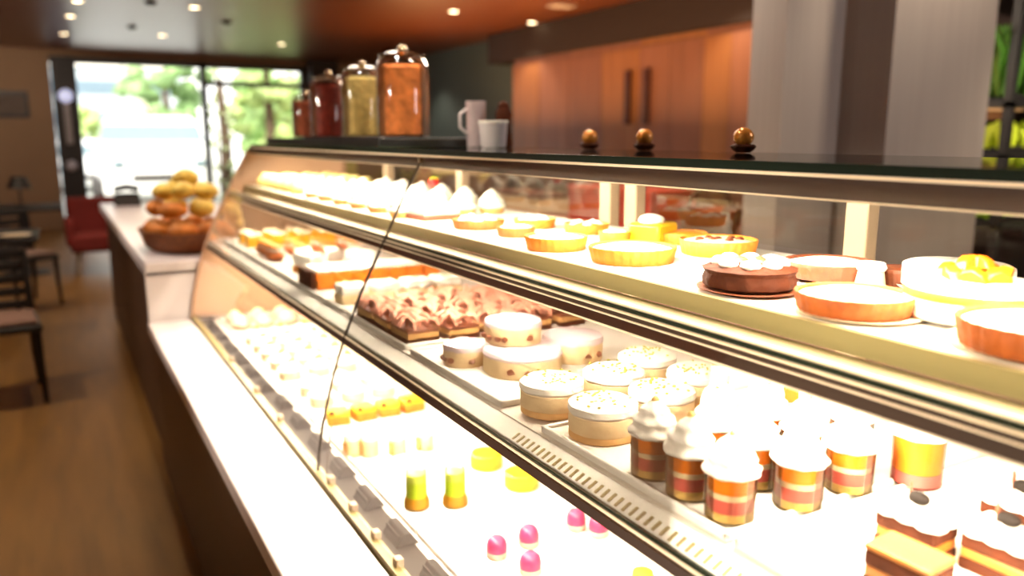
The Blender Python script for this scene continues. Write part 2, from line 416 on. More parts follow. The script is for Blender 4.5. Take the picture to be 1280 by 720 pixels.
part(slab(.315, 1.22, .06, .655), 'front_panel', M['panel'], smooth=False)
part(slab(.34, 1.2, 0, .06), 'toe_kick', M['dark'], smooth=False)
part(slab(.49, 1.2, .655, .69), 'bottom_deck', M['white'], smooth=False)
part(slab(.478, .50, .69, .715), 'glass_channel', M['khaki2'], smooth=False)
part(slab(.50, .566, .69, .694), 'dark_trough', M['dark'], smooth=False)
us = part(slab(.752, 1.165, ZU - .022, ZU), 'upper_shelf', M['white'], smooth=False)
part(slab(.742, .752, ZU - .024, ZU + .002), 'shelf_edge', M['khaki'], us, smooth=False)
part(slab(.735, .745, ZU - .05, ZU - .026), 'light_cover', mat('cover_khaki', (112, 98, 60), .5), us, smooth=False)
ms = part(slab(.602, 1.165, ZM - .022, ZM), 'middle_shelf', M['white'], smooth=False)
part(MB().prism([(.6015, ZM - .002), (.5745, ZM - .0165), (.5745, ZM - .019), (.6015, ZM - .02)], YN, YE), 'price_rail', M['porcelain'], ms, smooth=False)
tk = MB()
for k in range(50):
    y = .30 + k * .0145
    tk.prism([(.576, ZM - .0157), (.589, ZM - .0087), (.589, ZM - .0075), (.576, ZM - .0145)], y, y + .005)
part(tk, 'rail_ridges', M['khaki2'], ms, smooth=False)
part(slab(.79, 1.26, 1.460, 1.470), 'top_plate', glass('top_glass', (190, 205, 190), .05, 1.5, 1.0), smooth=False)
part(slab(.779, .79, 1.459, 1.4708), 'plate_edge', M['dkgreen'], smooth=False)
tr = part(slab(.774, .80, 1.43, 1.4545), 'top_rail', M['brown'], smooth=False)
part(slab(.771, .79, 1.4548, 1.4588), 'bright_strip', M['bright'], tr, smooth=False)
part(slab(.772, .80, 1.4285, 1.4305), 'bright_strip', M['bright'], tr, smooth=False)
part(slab(1.17, 1.21, 1.42, 1.459), 'rear_rail', M['brown'], smooth=False)
def rail(x0, z0, x1, z1, name):            # follows the slope of the glass
    dx = .010
    r = part(MB().prism([(x0, z0), (x0 + dx, z0), (x1 + dx, z1), (x1, z1)], YN, YE), name, M['brown'], smooth=False)
    return r
def strip(x, z, h, m, par, w=.006): part(slab(x, x + w, z, z + h), 'bright_strip' if m is not M['dkgreen'] else 'seal', m, par, smooth=False)
r1 = rail(.6765, 1.258, .662, 1.239, 'glass_rail')
strip(.6745, 1.2575, .003, M['bright'], r1); strip(.679, 1.2605, .006, M['dkgreen'], r1); strip(.683, 1.2665, .0025, M['bright'], r1); strip(.6685, 1.251, .0015, M['bright'], r1); strip(.659, 1.2378, .0015, M['bright'], r1)
r2 = rail(.566, 1.0345, .5592, 1.0205, 'glass_rail')
strip(.5645, 1.0345, .0028, M['bright'], r2); strip(.5675, 1.0373, .0045, M['dkgreen'], r2)
# front glass: upper and lower panes, split at the joint
GU = [p for p in G if p[1] >= 1.25]; GM = [p for p in G if 1.028 <= p[1] <= 1.25]; GL = [p for p in G if p[1] <= 1.028]
def pane(sec, y0, y1):
    b = MB(); A = [b.bm.verts.new((x, y0, z)) for x, z in sec]; B = [b.bm.verts.new((x, y1, z)) for x, z in sec]
    for i in range(len(sec) - 1): b.bm.faces.new((A[i], A[i + 1], B[i + 1], B[i]))
    return b
YS = 1.8
for y0, y1 in ((YN, YS - .002), (YS + .002, YE)):
    for sec in (GU, GM, GL):
        part(pane(sec, y0, y1), 'front_glass', M['lowglass'] if sec is GL else M['paneglass'])
sm = mat('seam_dark', (44, 32, 22), .4, 0, .3, 40)
part(MB().tube([(x, YS, z) for x, z in G], .0034, 6), 'joint_or_reflection', sm)
part(MB().tube([(x + .012, YS - .03, z) for x, z in G[-3:]], .002, 6), 'joint_or_reflection', sm)  # thin tube standing in for the joint's reflection low in the glass
bk = MB(); bk.box((.79, YS, 1.447), (.05, .012, .012)); bk.box((.835, YS - .02, 1.44), (.012, .012, .03))
part(bk, 'bracket', M['chrome'])
# far end panel: follows the glass profile
part(MB().prism([(x - .004, z) for x, z in G] + [(1.22, .69), (1.22, 1.452)], YE, YE + .03), 'end_panel', M['beige'], smooth=False)
# rear posts and sliding panes
for y in (.885, 1.50, 1.60, 2.42, 3.1):
    part(MB().box((1.185, y, 1.07), (.03, .045, .76)), 'rear_post', M['post'], smooth=False, bevel=.003)
part(MB().box((1.2, ymid, 1.36), (.004, ylen, .13)), 'rear_glass', M['lowglass'], smooth=False)
part(slab(1.17, 1.20, .69, .80), 'rear_sill', M['beige'], smooth=False)
part(slab(1.17, 1.20, 1.06, 1.10), 'rear_sill', mat('sill_tan', (136, 100, 84), .6), smooth=False)
part(slab(1.195, 1.2, .80, 1.28), 'rear_panel', mat('rear_panel_pink', (92, 60, 50), .7), smooth=False)
part(slab(1.138, 1.16, ZM + .0005, ZM + .003), 'back_channel', M['black'], ms, smooth=False)
for y in (1.30, 1.42, 1.56, 1.72, 2.2, 2.5, 2.9):
    part(MB().box((.494, y, .722), (.016, .02, .016)), 'glass_clip', M['post'], bevel=.002)
# stone ledge
tag(MB().box((.387, ymid, .68), (.176, ylen, .045)).build('counter_ledge', M['stone'], bevel=.004), 'long white stone ledge along the foot of the glass', 'ledge')

# white counter beyond the case
t = thing('service_counter', 'white topped service counter beyond the far end of the case', 'counter', (.75, 5.65, 0))
MB().box((0, 0, .93), (.88, 3.72, .06)).build('worktop', M['stone'], t, bevel=.004)
MB().box((.02, .02, .45), (.84, 3.68, .9)).build('front_panel', mat('counter_brown', (66, 42, 27), .5), t, smooth=False)
MB().box((0, -1.85, .80), (.885, .02, .24)).build('end_cheek', M['stone'], t, bevel=.003)

# dark label holders in the trough
TG = None
def make_tag():
    t = thing('label_holder', 'x', 'label holder', group='dark label holders along the bottom trays')
    MB().prism([(-.02, 0), (.03, 0), (.012, .026), (-.002, .026)], -.04, .04).build('holder', mat('tag_dark', (22, 16, 13), .7, spec=.15), t, bevel=.002)
    MB().box((-.011, 0, .014), (.003, .07, .016)).build('card_slot', M['dark'], t)
    return t
TG = Kind(make_tag())
ord_ = ['nearest', 'second', 'third', 'fourth', 'fifth', 'sixth', 'seventh', 'eighth', 'ninth', 'tenth', 'eleventh', 'twelfth', 'thirteenth']
for k in range(13):
    TG.put((.545 - (.012 if k > 6 else 0), 1.24 + k * .19, .6955), ('nearest dark label holder beside the lowest trays' if k == 0 else ord_[k] + ' dark label holder from the near end beside the lowest trays'), 0)

# ================================================================== TRAYS
def make_tray(w, l):
    t = thing('serving_tray', 'x', 'tray', group='white serving trays')
    b = MB(); b.box((0, 0, .003), (w, l, .006))
    e = MB()
    for sx in (-1, 1): e.box((sx * (w / 2 - .004), 0, .007), (.008, l, .01))
    for sy in (-1, 1): e.box((0, sy * (l / 2 - .004), .007), (w, .008, .01))
    b.build('tray_base', M['porcelain'], t, bevel=.002); e.build('rim', M['porcelain'], t, bevel=.003)
    return t
TM = Kind(make_tray(.53, .39)); TBt = Kind(make_tray(.5, .37)); T0 = Kind(make_tray(.53, .45))
for y, w in [(.355, 'layered chocolate slices'), ]: T0.put((.872, y, ZM + .001), 'white tray under the layered chocolate slices')
for y, w in [(.785, 'whipped cream mousse cups'), (1.32, 'lilac glazed cakes'), (1.72, 'slices topped with pink chocolate curls'), (2.13, 'white blocks and orange slices'), (2.54, 'cream wedges'), (2.95, 'brown eclairs with cream'), (3.36, 'yellow sponge cubes')]:
    TM.put((.872, y if y != 1.32 else 1.3, ZM + .001), 'white middle shelf tray under the ' + w)
for y, w in [(1.24, 'small pink domes'), (1.62, 'lime glasses and yellow mousse rounds'), (2.0, 'pale rolls and yellow cakes'), (2.38, 'plain white cakes'), (2.76, 'nearer lime topped cakes'), (3.14, 'farther lime topped cakes'), (3.53, 'pink buns')]:
    TBt.put((.835, y, ZD - .009), 'white lowest level tray under the ' + w)
zM, zD, zU = ZM + .0075, ZD - .002, ZU + .0005

# ================================================================== PASTRIES
def swirl(r, h, n=8, tw=1.6, turns=3):
    prof = []
    N = 18
    for k in range(N + 1):
        f = k / N
        base = r * max(0, 1 - f ** 1.7) ** .8 + .0015
        prof.append((base * (1 + .07 * math.sin(f * turns * 2 * PI)), h * f))
    return prof, (lambda a, f: 1 + .035 * math.cos(n * (a + tw * f)))
# ---- mousse cups
def make_cup(white=False):
    t = thing('dessert_cup', 'x', 'dessert cup', group='layered mousse cups with whipped cream')
    R = .0285
    MB().lathe([(R - .002, .0012), (R, .003), (R + .0015, .058), (R + .001, .0582), (R - .001, .004)], seg=28, cap1=False).build('glass', M['cupglass'], t)
    lv = [('sponge_layer', M['sponge'], 0.004, .014), ('mousse_layer', M['pink'], .014, .030), ('cream_layer', M['palecream'], .030, .037), ('mango_layer', M['mango'], .037, .055)]
    for nm, m, a, b_ in lv:
        MB().lathe([(R - .0018, a + .0003), (R - .0012, b_)], seg=28).build(nm, m, t)
    pr, md = swirl(R + .0015, .046)
    MB().lathe([(R - .004, .0)] + [(r, z + .004) for r, z in pr], (0, 0, .053), 48, md).build('whipped_cream', M['cream'], t)
    MB().blob((.001, 0, .1005), (.006, .005, .007), 2, .06).build('lemon_peel', M['sponge'], t)
    return t
CUP = Kind(make_cup())
colx = [('front row', .645), ('second row', .737), ('third row', .828), ('fourth row', .918)]
rowy = [(.626, 'nearest to the slices'), (.695, 'in the middle'), (.764, 'beside the cheesecakes')]
for i, (cn, x) in enumerate(colx):
    for j, (y, rn) in enumerate(rowy):
        if i == 3 and j != 1: continue
        yy = y - (.018 if i else 0)
        CUP.put((x, yy, zM), 'layered mousse cup with whipped cream, %s from the glass, %s' % (cn, rn), random.uniform(0, 6))
def make_tall():
    t = thing('dessert_cup', 'x', 'dessert cup', group='mango cups')
    R = .03
    MB().lathe([(R - .002, .0012), (R, .003), (R + .0015, .066)], seg=28, cap1=False).build('glass', M['cupglass'], t)
    MB().lathe([(R - .0018, .004), (R - .0012, .02)], seg=28).build('mousse_layer', M['pink'], t)
    MB().lathe([(R - .0018, .0203), (R - .0012, .064)], seg=28).build('mango_layer', M['mango'], t)
    pr, md = swirl(R + .004, .034, 7, 1.2, 2)
    MB().lathe([(R - .004, 0)] + [(r, z + .004) for r, z in pr], (0, 0, .062), 42, md).build('whipped_cream', M['cream'], t)
    MB().box((.004, 0, .1), (.006, .012, .016), .4).build('mango_chip', M['mango'], t, bevel=.002)
    return t
Kind(make_tall()).put((.92, .578, zM), 'tall orange mango cup with cream cap at the rear right of the cups')
def make_mango():
    t = thing('dessert_cup', 'x', 'dessert cup', group='white cream cups with mango wedge')
    MB().lathe([(.024, .001), (.027, .003), (.028, .045), (.024, .06), (.012, .072), (.002, .076)], seg=28).build('cream_body', M['cream'], t)
    b = MB(); b.prism([(-.03, 0), (.008, -.004), (.012, .03), (-.004, .05)], -.004, .004); w = b.build('mango_wedge', M['mango'], t, bevel=.003); w.location = (-.028, -.012, .03)
    MB().box((.012, .01, .07), (.004, .024, .05), .5).build('white_wafer', M['palecream'], t, bevel=.001)
    return t
MC = Kind(make_mango())
for x, y, l in [(.835, .842, 'white cream cup with mango wedge, left of the pair'), (.925, .835, 'white cream cup with mango wedge, right of the pair'), (1.0, .825, 'white cream cup with mango wedge, close to the brown rail')]:
    MC.put((x, y, zM), l, random.uniform(-.4, .4))
# ---- crumb cheesecakes
def make_cheese():
    t = thing('cheesecake', 'x', 'cake', group='white crumb topped cheesecakes')
    MB().lathe([(.048, 0), (.05, .002), (.05, .009), (.049, .011)], seg=40).build('biscuit_base', M['wafer'], t)
    MB().lathe([(.049, .011), (.0505, .013), (.0505, .036), (.048, .038)], seg=40).build('cake_side', M['biscuit'], t)
    MB().lathe([(.0495, .0375), (.052, .041), (.051, .050), (.042, .055), (.002, .056)], seg=40, mod=lambda a, f: 1 + .015 * math.sin(9 * a)).build('cream_top', M['cream'], t)
    cr = MB(); rg = random.Random(3)
    for k in range(26):
        a = rg.uniform(0, 2 * PI); d = .046 * math.sqrt(rg.random())
        cr.blob((d * math.cos(a), d * math.sin(a), .0565), (.003, .002, .002), 1, .2, rg)
    o = cr.build('pistachio_crumbs', mat('pistachio', (190, 190, 70), .7, 0, .2), t); o['kind'] = 'stuff'
    return t
CK = Kind(make_cheese())
for x, y, l in [(.672, .912, 'front one with full beige side showing'), (.664, 1.04, 'left one half hidden behind the front one'), (.784, 1.035, 'second row left'), (.79, .92, 'right behind the front cups'), (.895, 1.085, 'third row near the metal back strip'), (.905, .965, 'rightmost beside the mango wedge')]:
    CK.put((x, y, zM), 'round white cheesecake with green crumbs, ' + l, random.uniform(0, 6))
# ---- lilac glazed cakes
def make_lilac(r, h, label):
    t = thing('glazed_cake', label, 'cake', group='lilac glazed sponge cakes')
    MB().lathe([(r * .97, 0), (r, .003), (r, h * .72)], seg=44, mod=lambda a, f: 1 + .012 * math.sin(7 * a + 2)).build('sponge', M['biscuit'], t)
    MB().lathe([(r * 1.0, h * .7), (r * 1.02, h * .8), (r * .98, h * .95), (r * .85, h), (.002, h)], seg=44, mod=lambda a, f: 1 + .01 * math.sin(5 * a)).build('glaze', M['lilac'], t)
    sp = MB(); rg = random.Random(int(r * 1000))
    for k in range(5):
        a = rg.uniform(2.6, 5.2); sp.blob((r * .985 * math.cos(a), r * .985 * math.sin(a), h * .3), (.008, .008, .006), 1, .3, rg)
    sp.build('nut_specks', M['choc2'], t)
    return t
def at(o, p): o.location = p; return o
at(make_lilac(.043, .042, 'small lilac glazed cake at left of the stacked glazed cakes'), (.668, 1.36, zM))
lb = at(make_lilac(.074, .046, 'broad lilac glazed cake carrying a smaller cake on top'), (.74, 1.262, zM))
at(make_lilac(.06, .05, 'lilac glazed cake at right of the stacked glazed cakes'), (.872, 1.29, zM))
at(make_lilac(.055, .044, 'lilac glazed cake resting on top of the broad one'), Vector((lb.location.x + .005, lb.location.y + .045, zM + .0475)))
# ---- curl slices
def make_curl():
    t = thing('chocolate_slice', 'x', 'cake slice', group='slices topped with pink chocolate curls')
    MB().box((0, 0, .005), (.074, .1, .01)).build('wafer_base', M['choc'], t, bevel=.001)
    MB().box((0, 0, .017), (.072, .098, .013)).build('sponge', M['wafer'], t, bevel=.002)
    MB().box((0, 0, .027), (.074, .1, .007)).build('chocolate_layer', M['choc2'], t, bevel=.002)
    cb = MB(); rg = random.Random(5)
    for k in range(12):
        x, y = -.024 + .024 * (k % 3) + rg.uniform(-.005, .005), -.036 + .024 * (k // 3) + rg.uniform(-.005, .005); a = rg.uniform(0, 6); L = rg.uniform(.013, .02)
        d = Vector((math.cos(a), math.sin(a), 0))
        pts = [Vector((x, y, .032)) + d * (L * math.cos(q)) + Vector((0, 0, abs(L * 1.15 * math.sin(q)))) for q in (0, .8, 1.6, 2.4, 3.1)]
        cb.tube(pts, .0055, 6, [.6, 1, 1, 1, .6])
    cb.build('chocolate_curls', M['curl'], t)
    return t
CS = Kind(make_curl())
cols = ['leftmost column', 'second column', 'third column', 'fourth column', 'rightmost column']; rows = ['front row', 'middle row', 'back row']
for i in range(5):
    for j in range(3):
        CS.put((.655 + i * .092, 1.585 + j * .115 - i * .006 + random.uniform(-.006, .006), zM), 'slice topped with pink brown chocolate curls, %s, %s' % (rows[j], cols[i]), random.uniform(-.06, .06))
# ---- orange slices row and white blocks
def make_orange():
    t = thing('sponge_slice', 'x', 'cake slice', group='row of orange sponge slices')
    MB().box((0, 0, .024), (.052, .13, .048)).build('sponge', M['mango'], t, bevel=.003)
    MB().box((0, 0, .053), (.053, .131, .010)).build('cream_top', M['cream'], t, bevel=.004)
    return t
OS = Kind(make_orange())
for k in range(7):
    OS.put((.655 + k * .056, 2.31, zM), '%s orange sponge slice with white top in the row%s' % (['leftmost', 'second', 'third', 'fourth', 'fifth', 'sixth', 'rightmost'][k], '' if k in (0, 6) else ' from the left'), random.uniform(-.03, .03))
tag(MB().box((0, 0, .026), (.014, .135, .052)).build('chocolate_end_piece', M['choc'], bevel=.003), 'dark chocolate end piece left of the orange slice row', 'cake slice').location = (.6185, 2.31, zM)
def make_block():
    t = thing('yogurt_block', 'x', 'cake', group='white yogurt cake blocks')
    MB().box((0, 0, .012), (.075, .07, .024)).build('sponge', M['biscuit'], t, bevel=.002)
    MB().box((0, 0, .037), (.076, .071, .026)).build('yogurt_top', M['cream'], t, bevel=.006)
    MB().blob((0, 0, .052), (.012, .012, .003), 1).build('lime_jelly', mat('pale_lime', (206, 226, 180), .3), t)
    return t
YBk = Kind(make_block())
for k, l in enumerate(['leftmost of four', 'second from left', 'third from left', 'rightmost of four']):
    YBk.put((.665 + k * .092, 2.04, zM), 'white block cake behind the curl slices, ' + l)
# ---- wedges and brown cream pastries at the far end of the middle shelf
def make_wedge():
    t = thing('cream_wedge', 'x', 'cake slice', group='white cream wedges')
    pts = [(-.05, -.03), (.05, 0), (-.05, .03)]
    MB().prism(pts, .0, .022, 'z').build('sponge', M['golden'], t, bevel=.002)
    MB().prism([(x * 1.02, y * 1.02) for x, y in pts], .022, .065, 'z').build('cream_top', M['cream'], t, bevel=.006)
    return t
WG = Kind(make_wedge())
for k, (x, y, l) in enumerate([(.68, 2.56, 'left front'), (.78, 2.60, 'centre'), (.88, 2.57, 'right of centre'), (.98, 2.60, 'far right by the rear post'), (.73, 2.70, 'left back')]):
    WG.put((x, y, zM), 'white cream topped wedge behind the orange slices, ' + l, [2.2, 4.2, 5.4, 4.0, 1.0][k])
def make_eclair():
    t = thing('cream_eclair', 'x', 'eclair', group='brown cream eclairs')
    MB().blob((0, 0, .02), (.03, .06, .02), 2, flat=.02).build('choux', M['crustbr'], t)
    MB().blob((0, 0, .036), (.022, .052, .012), 2).build('cream_filling', M['cream'], t)
    MB().blob((0, .004, .047), (.026, .055, .012), 2).build('choux_lid', M['golden'], t)
    return t
EC = Kind(make_eclair())
for k in range(8):
    EC.put((.665 + (k % 4) * .1, 2.90 + (k // 4) * .13, zM), 'brown eclair with white cream, %s row, %s' % (['front', 'back'][k // 4], ['leftmost', 'second from left', 'third from left', 'rightmost'][k % 4]), .2)
def make_cube():
    t = thing('sponge_cube', 'x', 'cake', group='yellow sponge cubes at the far end')
    MB().box((0, 0, .02), (.06, .06, .04)).build('sponge', M['yellow'], t, bevel=.003)
    MB().box((0, 0, .046), (.061, .061, .012)).build('custard_top', M['palecream'], t, bevel=.004)
    return t
CB = Kind(make_cube())
for k in range(8):
    CB.put((.68 + (k % 4) * .1, 3.31 + (k // 4) * .13, zM), 'yellow sponge cube by the far end panel, %s row, %s' % (['front', 'back'][k // 4], ['leftmost', 'second from left', 'third from left', 'rightmost'][k % 4]))
# ---- chocolate layer slices
def make_layer(cream=True, top=None):
    t = thing('layer_slice', 'x', 'cake slice', group='layered chocolate slices')
    rg = random.Random(9)
    W, L = .046, .066
    MB().box((0, 0, .006), (W, L, .012)).build('base_sponge', M['choc'], t, bevel=.002)
    MB().box((0, 0, .0175), (W - .002, L - .002, .011)).build('caramel_layer', M['caramel'], t, bevel=.002)
    w = MB().box((0, 0, .031), (W, L, .017)); w.build('chocolate_layer', M['choc'], t, bevel=.003)
    if cream:
        b = MB()
        for i in range(2):
            for j in range(3):
                pr, md = swirl(.0145, .017, 6, 1.5, 1)
                b.lathe(pr, (-.011 + .022 * i, -.021 + .021 * j, .039), 18, md)
        b.build('piped_cream', M['cream'], t)
        bn = MB(); bn.blob((0, 0, 0), (.0085, .012, .0075), 2); o = bn.build('coffee_bean', M['coffee'], t); o.location = (-.003, -.002, .061)
        MB().box((.012, .016, .058), (.014, .003, .018), .5).build('chocolate_shard', M['choc2'], t, bevel=.001)
    else:
        MB().box((0, 0, .0425), (W + .001, L + .001, .006)).build('caramel_glaze', M['caramel'], t, bevel=.002)
    return t
LS = Kind(make_layer(True)); LC = Kind(make_layer(False))
for u, v, l, k in [(1142, 688, 'layered chocolate slice with piped cream, standing behind the caramel topped slice', LS), (1252, 718, 'layered chocolate slice with piped cream and bean at the lower right corner', LS), (1272, 672, 'layered chocolate slice with piped cream behind the lower right one', LS),
                   (1132, 742, 'caramel topped chocolate slice cut by the bottom of the photo', LC)]:
    k.put(on_z(u, v, ZM + .0075), l, .05)

# ---- bottom level
def make_dome():
    t = thing('glazed_dome', 'x', 'cake', group='pink glazed domes')
    MB().lathe([(.017, 0), (.019, .003), (.0185, .012)], seg=28).build('pale_base', mat('pink_base', (226, 178, 160), .6), t)
    MB().lathe([(.0185, .011), (.019, .02), (.0165, .031), (.011, .037), (.002, .039)], seg=28).build('pink_glaze', M['pinkglaze'], t)
    return t
PD = Kind(make_dome())
for u, v, l in [(621, 695, 'left of the front three'), (661, 681, 'upper right of the front three'), (663, 716, 'lower right of the front three'), (720, 660, 'half hidden behind the brown rail'), (748, 668, 'fully beside the rail at right')]:
    PD.put(on_z(u, v, zD), 'small pink glazed dome, ' + l, random.uniform(0, 6), scale=1.08)
tag(MB().lathe([(.018, 0), (.02, .004), (.02, .01), (.018, .014), (.02, .018), (.018, .028), (.002, .031)], seg=28).build('lime_macaron', M['lime']), 'pale lime macaron at the bottom edge right of pink domes', 'macaron').location = on_z(803, 732, zD)
def make_limeglass():
    t = thing('lime_verrine', 'x', 'dessert glass', group='lime and chocolate verrines')
    MB().lathe([(.024, .001), (.0275, .004), (.0275, .016), (.023, .026)], seg=28).build('brown_base', mat('amber_base', (210, 150, 36), .4), t)
    MB().lathe([(.0225, .026), (.0215, .034), (.022, .058), (.0215, .06)], seg=28).build('lime_layer', M['lime'], t)
    MB().lathe([(.0215, .06), (.022, .064), (.02, .078), (.012, .084), (.002, .085)], seg=28).build('lime_cap', mat('pale_lime_cap', (206, 224, 90), .4), t)
    MB().lathe([(.026, .0005), (.0287, .003), (.0287, .017), (.0242, .027), (.0235, .084)], seg=28, cap1=False).build('glass', M['cupglass'], t)
    return t
LG = Kind(make_limeglass())
for u, v, l in [(521, 633, 'tall lime green verrine with amber foot, left one'), (569, 630, 'tall lime green verrine with amber foot, right one')]:
    LG.put(on_z(u, v, zD), l, 0)
def make_round(m1, m2, r, h, nm, cat, grp):
    t = thing(nm, 'x', cat, group=grp)
    MB().lathe([(r * .96, 0), (r, .003), (r, h * .75)], seg=36).build('cake_side', m1, t)
    MB().lathe([(r, h * .74), (r * .99, h * .9), (r * .9, h), (.002, h)], seg=36).build('glaze', m2, t)
    return t
YR = Kind(make_round(mat('amber_side', (222, 170, 40), .5), M['yellow'], .04, .036, 'mousse_round', 'cake', 'yellow mousse rounds'))
for u, v, l in [(608, 582, 'round yellow mousse cake, the smaller farther one'), (652, 607, 'round yellow mousse cake half under the brown rail')]:
    YR.put(on_z(u, v, zD), l)
def make_roll():
    t = thing('cream_roll', 'x', 'roll cake', group='pale upright roll cakes')
    MB().lathe([(.022, 0), (.023, .003), (.023, .043), (.022, .046)], seg=28).build('sponge', M['biscuit'], t)
    MB().lathe([(.0235, .044), (.0235, .054), (.02, .06), (.002, .062)], seg=28).build('cream_top', M['cream'], t)
    b = MB(); b.box((-.0228, -.006, .022), (.003, .02, .034), .3); b.build('wafer_wrap', M['wafer'], t, bevel=.001)
    return t
RL = Kind(make_roll())
for u, v, l in [(441, 568, 'leftmost of four'), (463, 568, 'second from left'), (497, 567, 'third from left'), (532, 562, 'rightmost of four')]:
    RL.put(on_z(u, v, zD), 'pale upright roll cake with cream top, ' + l, random.uniform(-.3, .3))
def make_spot():
    t = thing('mango_square', 'x', 'cake', group='yellow squares with dark fruit spot')
    MB().box((0, 0, .012), (.062, .062, .024)).build('sponge', M['golden'], t, bevel=.003)
    MB().box((0, 0, .03), (.064, .064, .016)).build('glaze', M['yellow'], t, bevel=.006)
    MB().blob((-.02, -.026, .037), (.009, .008, .006), 2).build('raisin', M['choc'], t)
    return t
MS = Kind(make_spot())
sl = ['leftmost', 'second from left', 'third from left', 'rightmost']
for k in range(4):
    MS.put((.645 + k * .075, 2.145 + .0 * k, zD), 'yellow glazed square with dark fruit, ' + sl[k], random.uniform(-.2, .2))
def make_white(lime):
    t = thing('white_cake' if not lime else 'lime_cake', 'x', 'cake', group='plain white cakes' if not lime else 'white cakes with lime topping')
    MB().lathe([(.034, 0), (.036, .003), (.036, .03)], seg=28).build('sponge', M['palecream'], t)
    pr, md = swirl(.038, .032, 9, 1.0, 2)
    MB().lathe([(.033, 0)] + [(r, z + .003) for r, z in pr], (0, 0, .027), 36, md).build('whipped_cream', M['cream'], t)
    if lime:
        MB().prism([(.017 * math.cos(a * PI / 8), .017 * math.sin(a * PI / 8)) for a in range(9)], -.0025, .0025).build('lime_slice', M['lime'], t).location = (0, -.006, .054)
    return t
WC = Kind(make_white(False)); LCk = Kind(make_white(True))
for i in range(4):
    for j in range(2):
        WC.put((.65 + i * .098, 2.32 + j * .12, zD), 'plain white cream cake on the lowest level, %s row, %s' % (['front', 'back'][j], sl[i]), random.uniform(0, 6))
for i in range(4):
    for j in range(5):
        LCk.put((.635 + i * .098, 2.64 + j * .135, zD), 'white cream cake with lime slice, %s row, %s' % (['first', 'second', 'third', 'fourth', 'fifth'][j], sl[i]), random.uniform(-.6, .6))
def make_bun():
    t = thing('pink_bun', 'x', 'bun', group='pale pink buns at the far end')
    MB().blob((0, 0, .022), (.044, .044, .03), 2, .04, flat=.022).build('bun_dough', mat('bun_pink', (232, 186, 160), .6, 0, .1), t)
    MB().blob((0, 0, .046), (.026, .026, .012), 2, .05).build('icing', mat('icing_peach', (242, 214, 170), .5), t)
    return t
BN = Kind(make_bun())
for i in range(4):
    for j in range(2):
        BN.put((.635 + i * .1, 3.46 + j * .12, zD), 'pale pink bun by the far end of the lowest level, %s row, %s' % (['front', 'back'][j], sl[i]), random.uniform(0, 6))

# ---- upper shelf
def plate(r, p, label, m=None, h=.005, nm='cake_plate', cat='plate'):
    o = MB().lathe([(r * .7, 0), (r * .98, h * .7), (r, h), (r * .97, h), (r * .68, h * .45)], seg=48).build(nm, m or M['porcelain'])
    o.location = p; return tag(o, label, cat)
def make_tart(r, h, crust, fill, label, kind=None, dome=.004):
    t = thing('tart', label, 'tart')
    fl = lambda a, f: 1 + .018 * math.sin(28 * a)
    MB().lathe([(r * .9, 0), (r * .93, .002), (r, h), (r * .985, h + .002), (r * .94, h), (r * .93, h * .8)], seg=84, mod=fl, cap1=False).build('crust', crust, t)
    MB().lathe([(r * .95, h * .82), (r * .9, h * .9), (r * .6, h * .95 + dome), (.002, h * .95 + dome * 1.2)], seg=40, cap0=False).build('filling', fill, t)
    zt = h * .95 + dome
    rg = random.Random(int(r * 1e4 + h * 1e4))
    if kind == 'cream':
        for k in range(5):
            a = 2 * PI * k / 5 + .4; pr, md = swirl(r * .22, r * .2, 6, 1.5, 1)
            MB().lathe(pr, (r * .5 * math.cos(a), r * .5 * math.sin(a), zt - .004), 24, md).build('cream_swirl', M['cream'], t)
    if kind == 'nuts':
        for k in range(7):
            a = rg.uniform(0, 6.28); d = r * .6 * math.sqrt(rg.random())
            MB().blob((d * math.cos(a), d * math.sin(a), zt), (.01, .007, .005), 2).build('nut', M['choc2'], t)
    if kind == 'fruit':
        for k in range(9):
            a = 2 * PI * k / 8; d = r * .32 if k < 8 else 0
            o = MB().prism([(-.02, 0), (.02, 0), (.012, .012), (0, .018), (-.012, .012)], -.006, .006).build('orange_segment', mat('orange_fruit', (216, 104, 14), .35, 0, .2, 30), t, bevel=.002)
            o.location = (d * math.cos(a), d * math.sin(a), zt - .002 if k < 8 else zt + .012); o.rotation_euler = (0, .2, a + 1.2)
    return t
def tart_at(u, v, r, h, crust, fill, label, kind=None, z=None, dome=.004):
    return at(make_tart(r, h, crust, fill, label, kind, dome), on_z(u, v, z or zU + .0055))
# near group
pl = on_z(1300, 436, zU); plate(.085, pl + Vector((.0, 0, 0)), 'pale paper plate under the brown tart at the right edge', M['palecream'])
tart_at(1300, 436, .076, .027, M['crustbr'], M['cream'], 'brown crusted tart with white cream cut by the right edge')
plate(.088, on_z(1214, 395, zU), 'white plate under the cream cake crowned with orange fruit')
t = thing('fruit_cake', 'white cream cake crowned with a heap of orange fruit', 'cake', on_z(1214, 395, zU + .0055))
MB().lathe([(.07, 0), (.073, .003), (.073, .026)], seg=48).build('cream_side', M['cream'], t)
MB().lathe([(.0735, .024), (.0745, .03), (.0735, .034)], seg=48).build('custard_band', M['golden'], t)
MB().lathe([(.073, .034), (.07, .041), (.055, .044), (.002, .045)], seg=48).build('cream_top', M['cream'], t)
for k in range(10):
    a = 2 * PI * k / 7
    d = .028 if k < 7 else .008
    o = MB().prism([(-.018, 0), (.018, 0), (.011, .012), (0, .017), (-.011, .012)], -.007, .007).build('orange_segment', mat('orange_fruit', (216, 104, 14), .35, 0, .2, 30), t, bevel=.002)
    o.location = (d * math.cos(a), d * math.sin(a), .044 if k < 7 else .054); o.rotation_euler = (.2, .1, a + 1.3)
plate(.075, Vector((1.075, .645, zU)), 'white plate under the plain white cake behind the fruit cake')
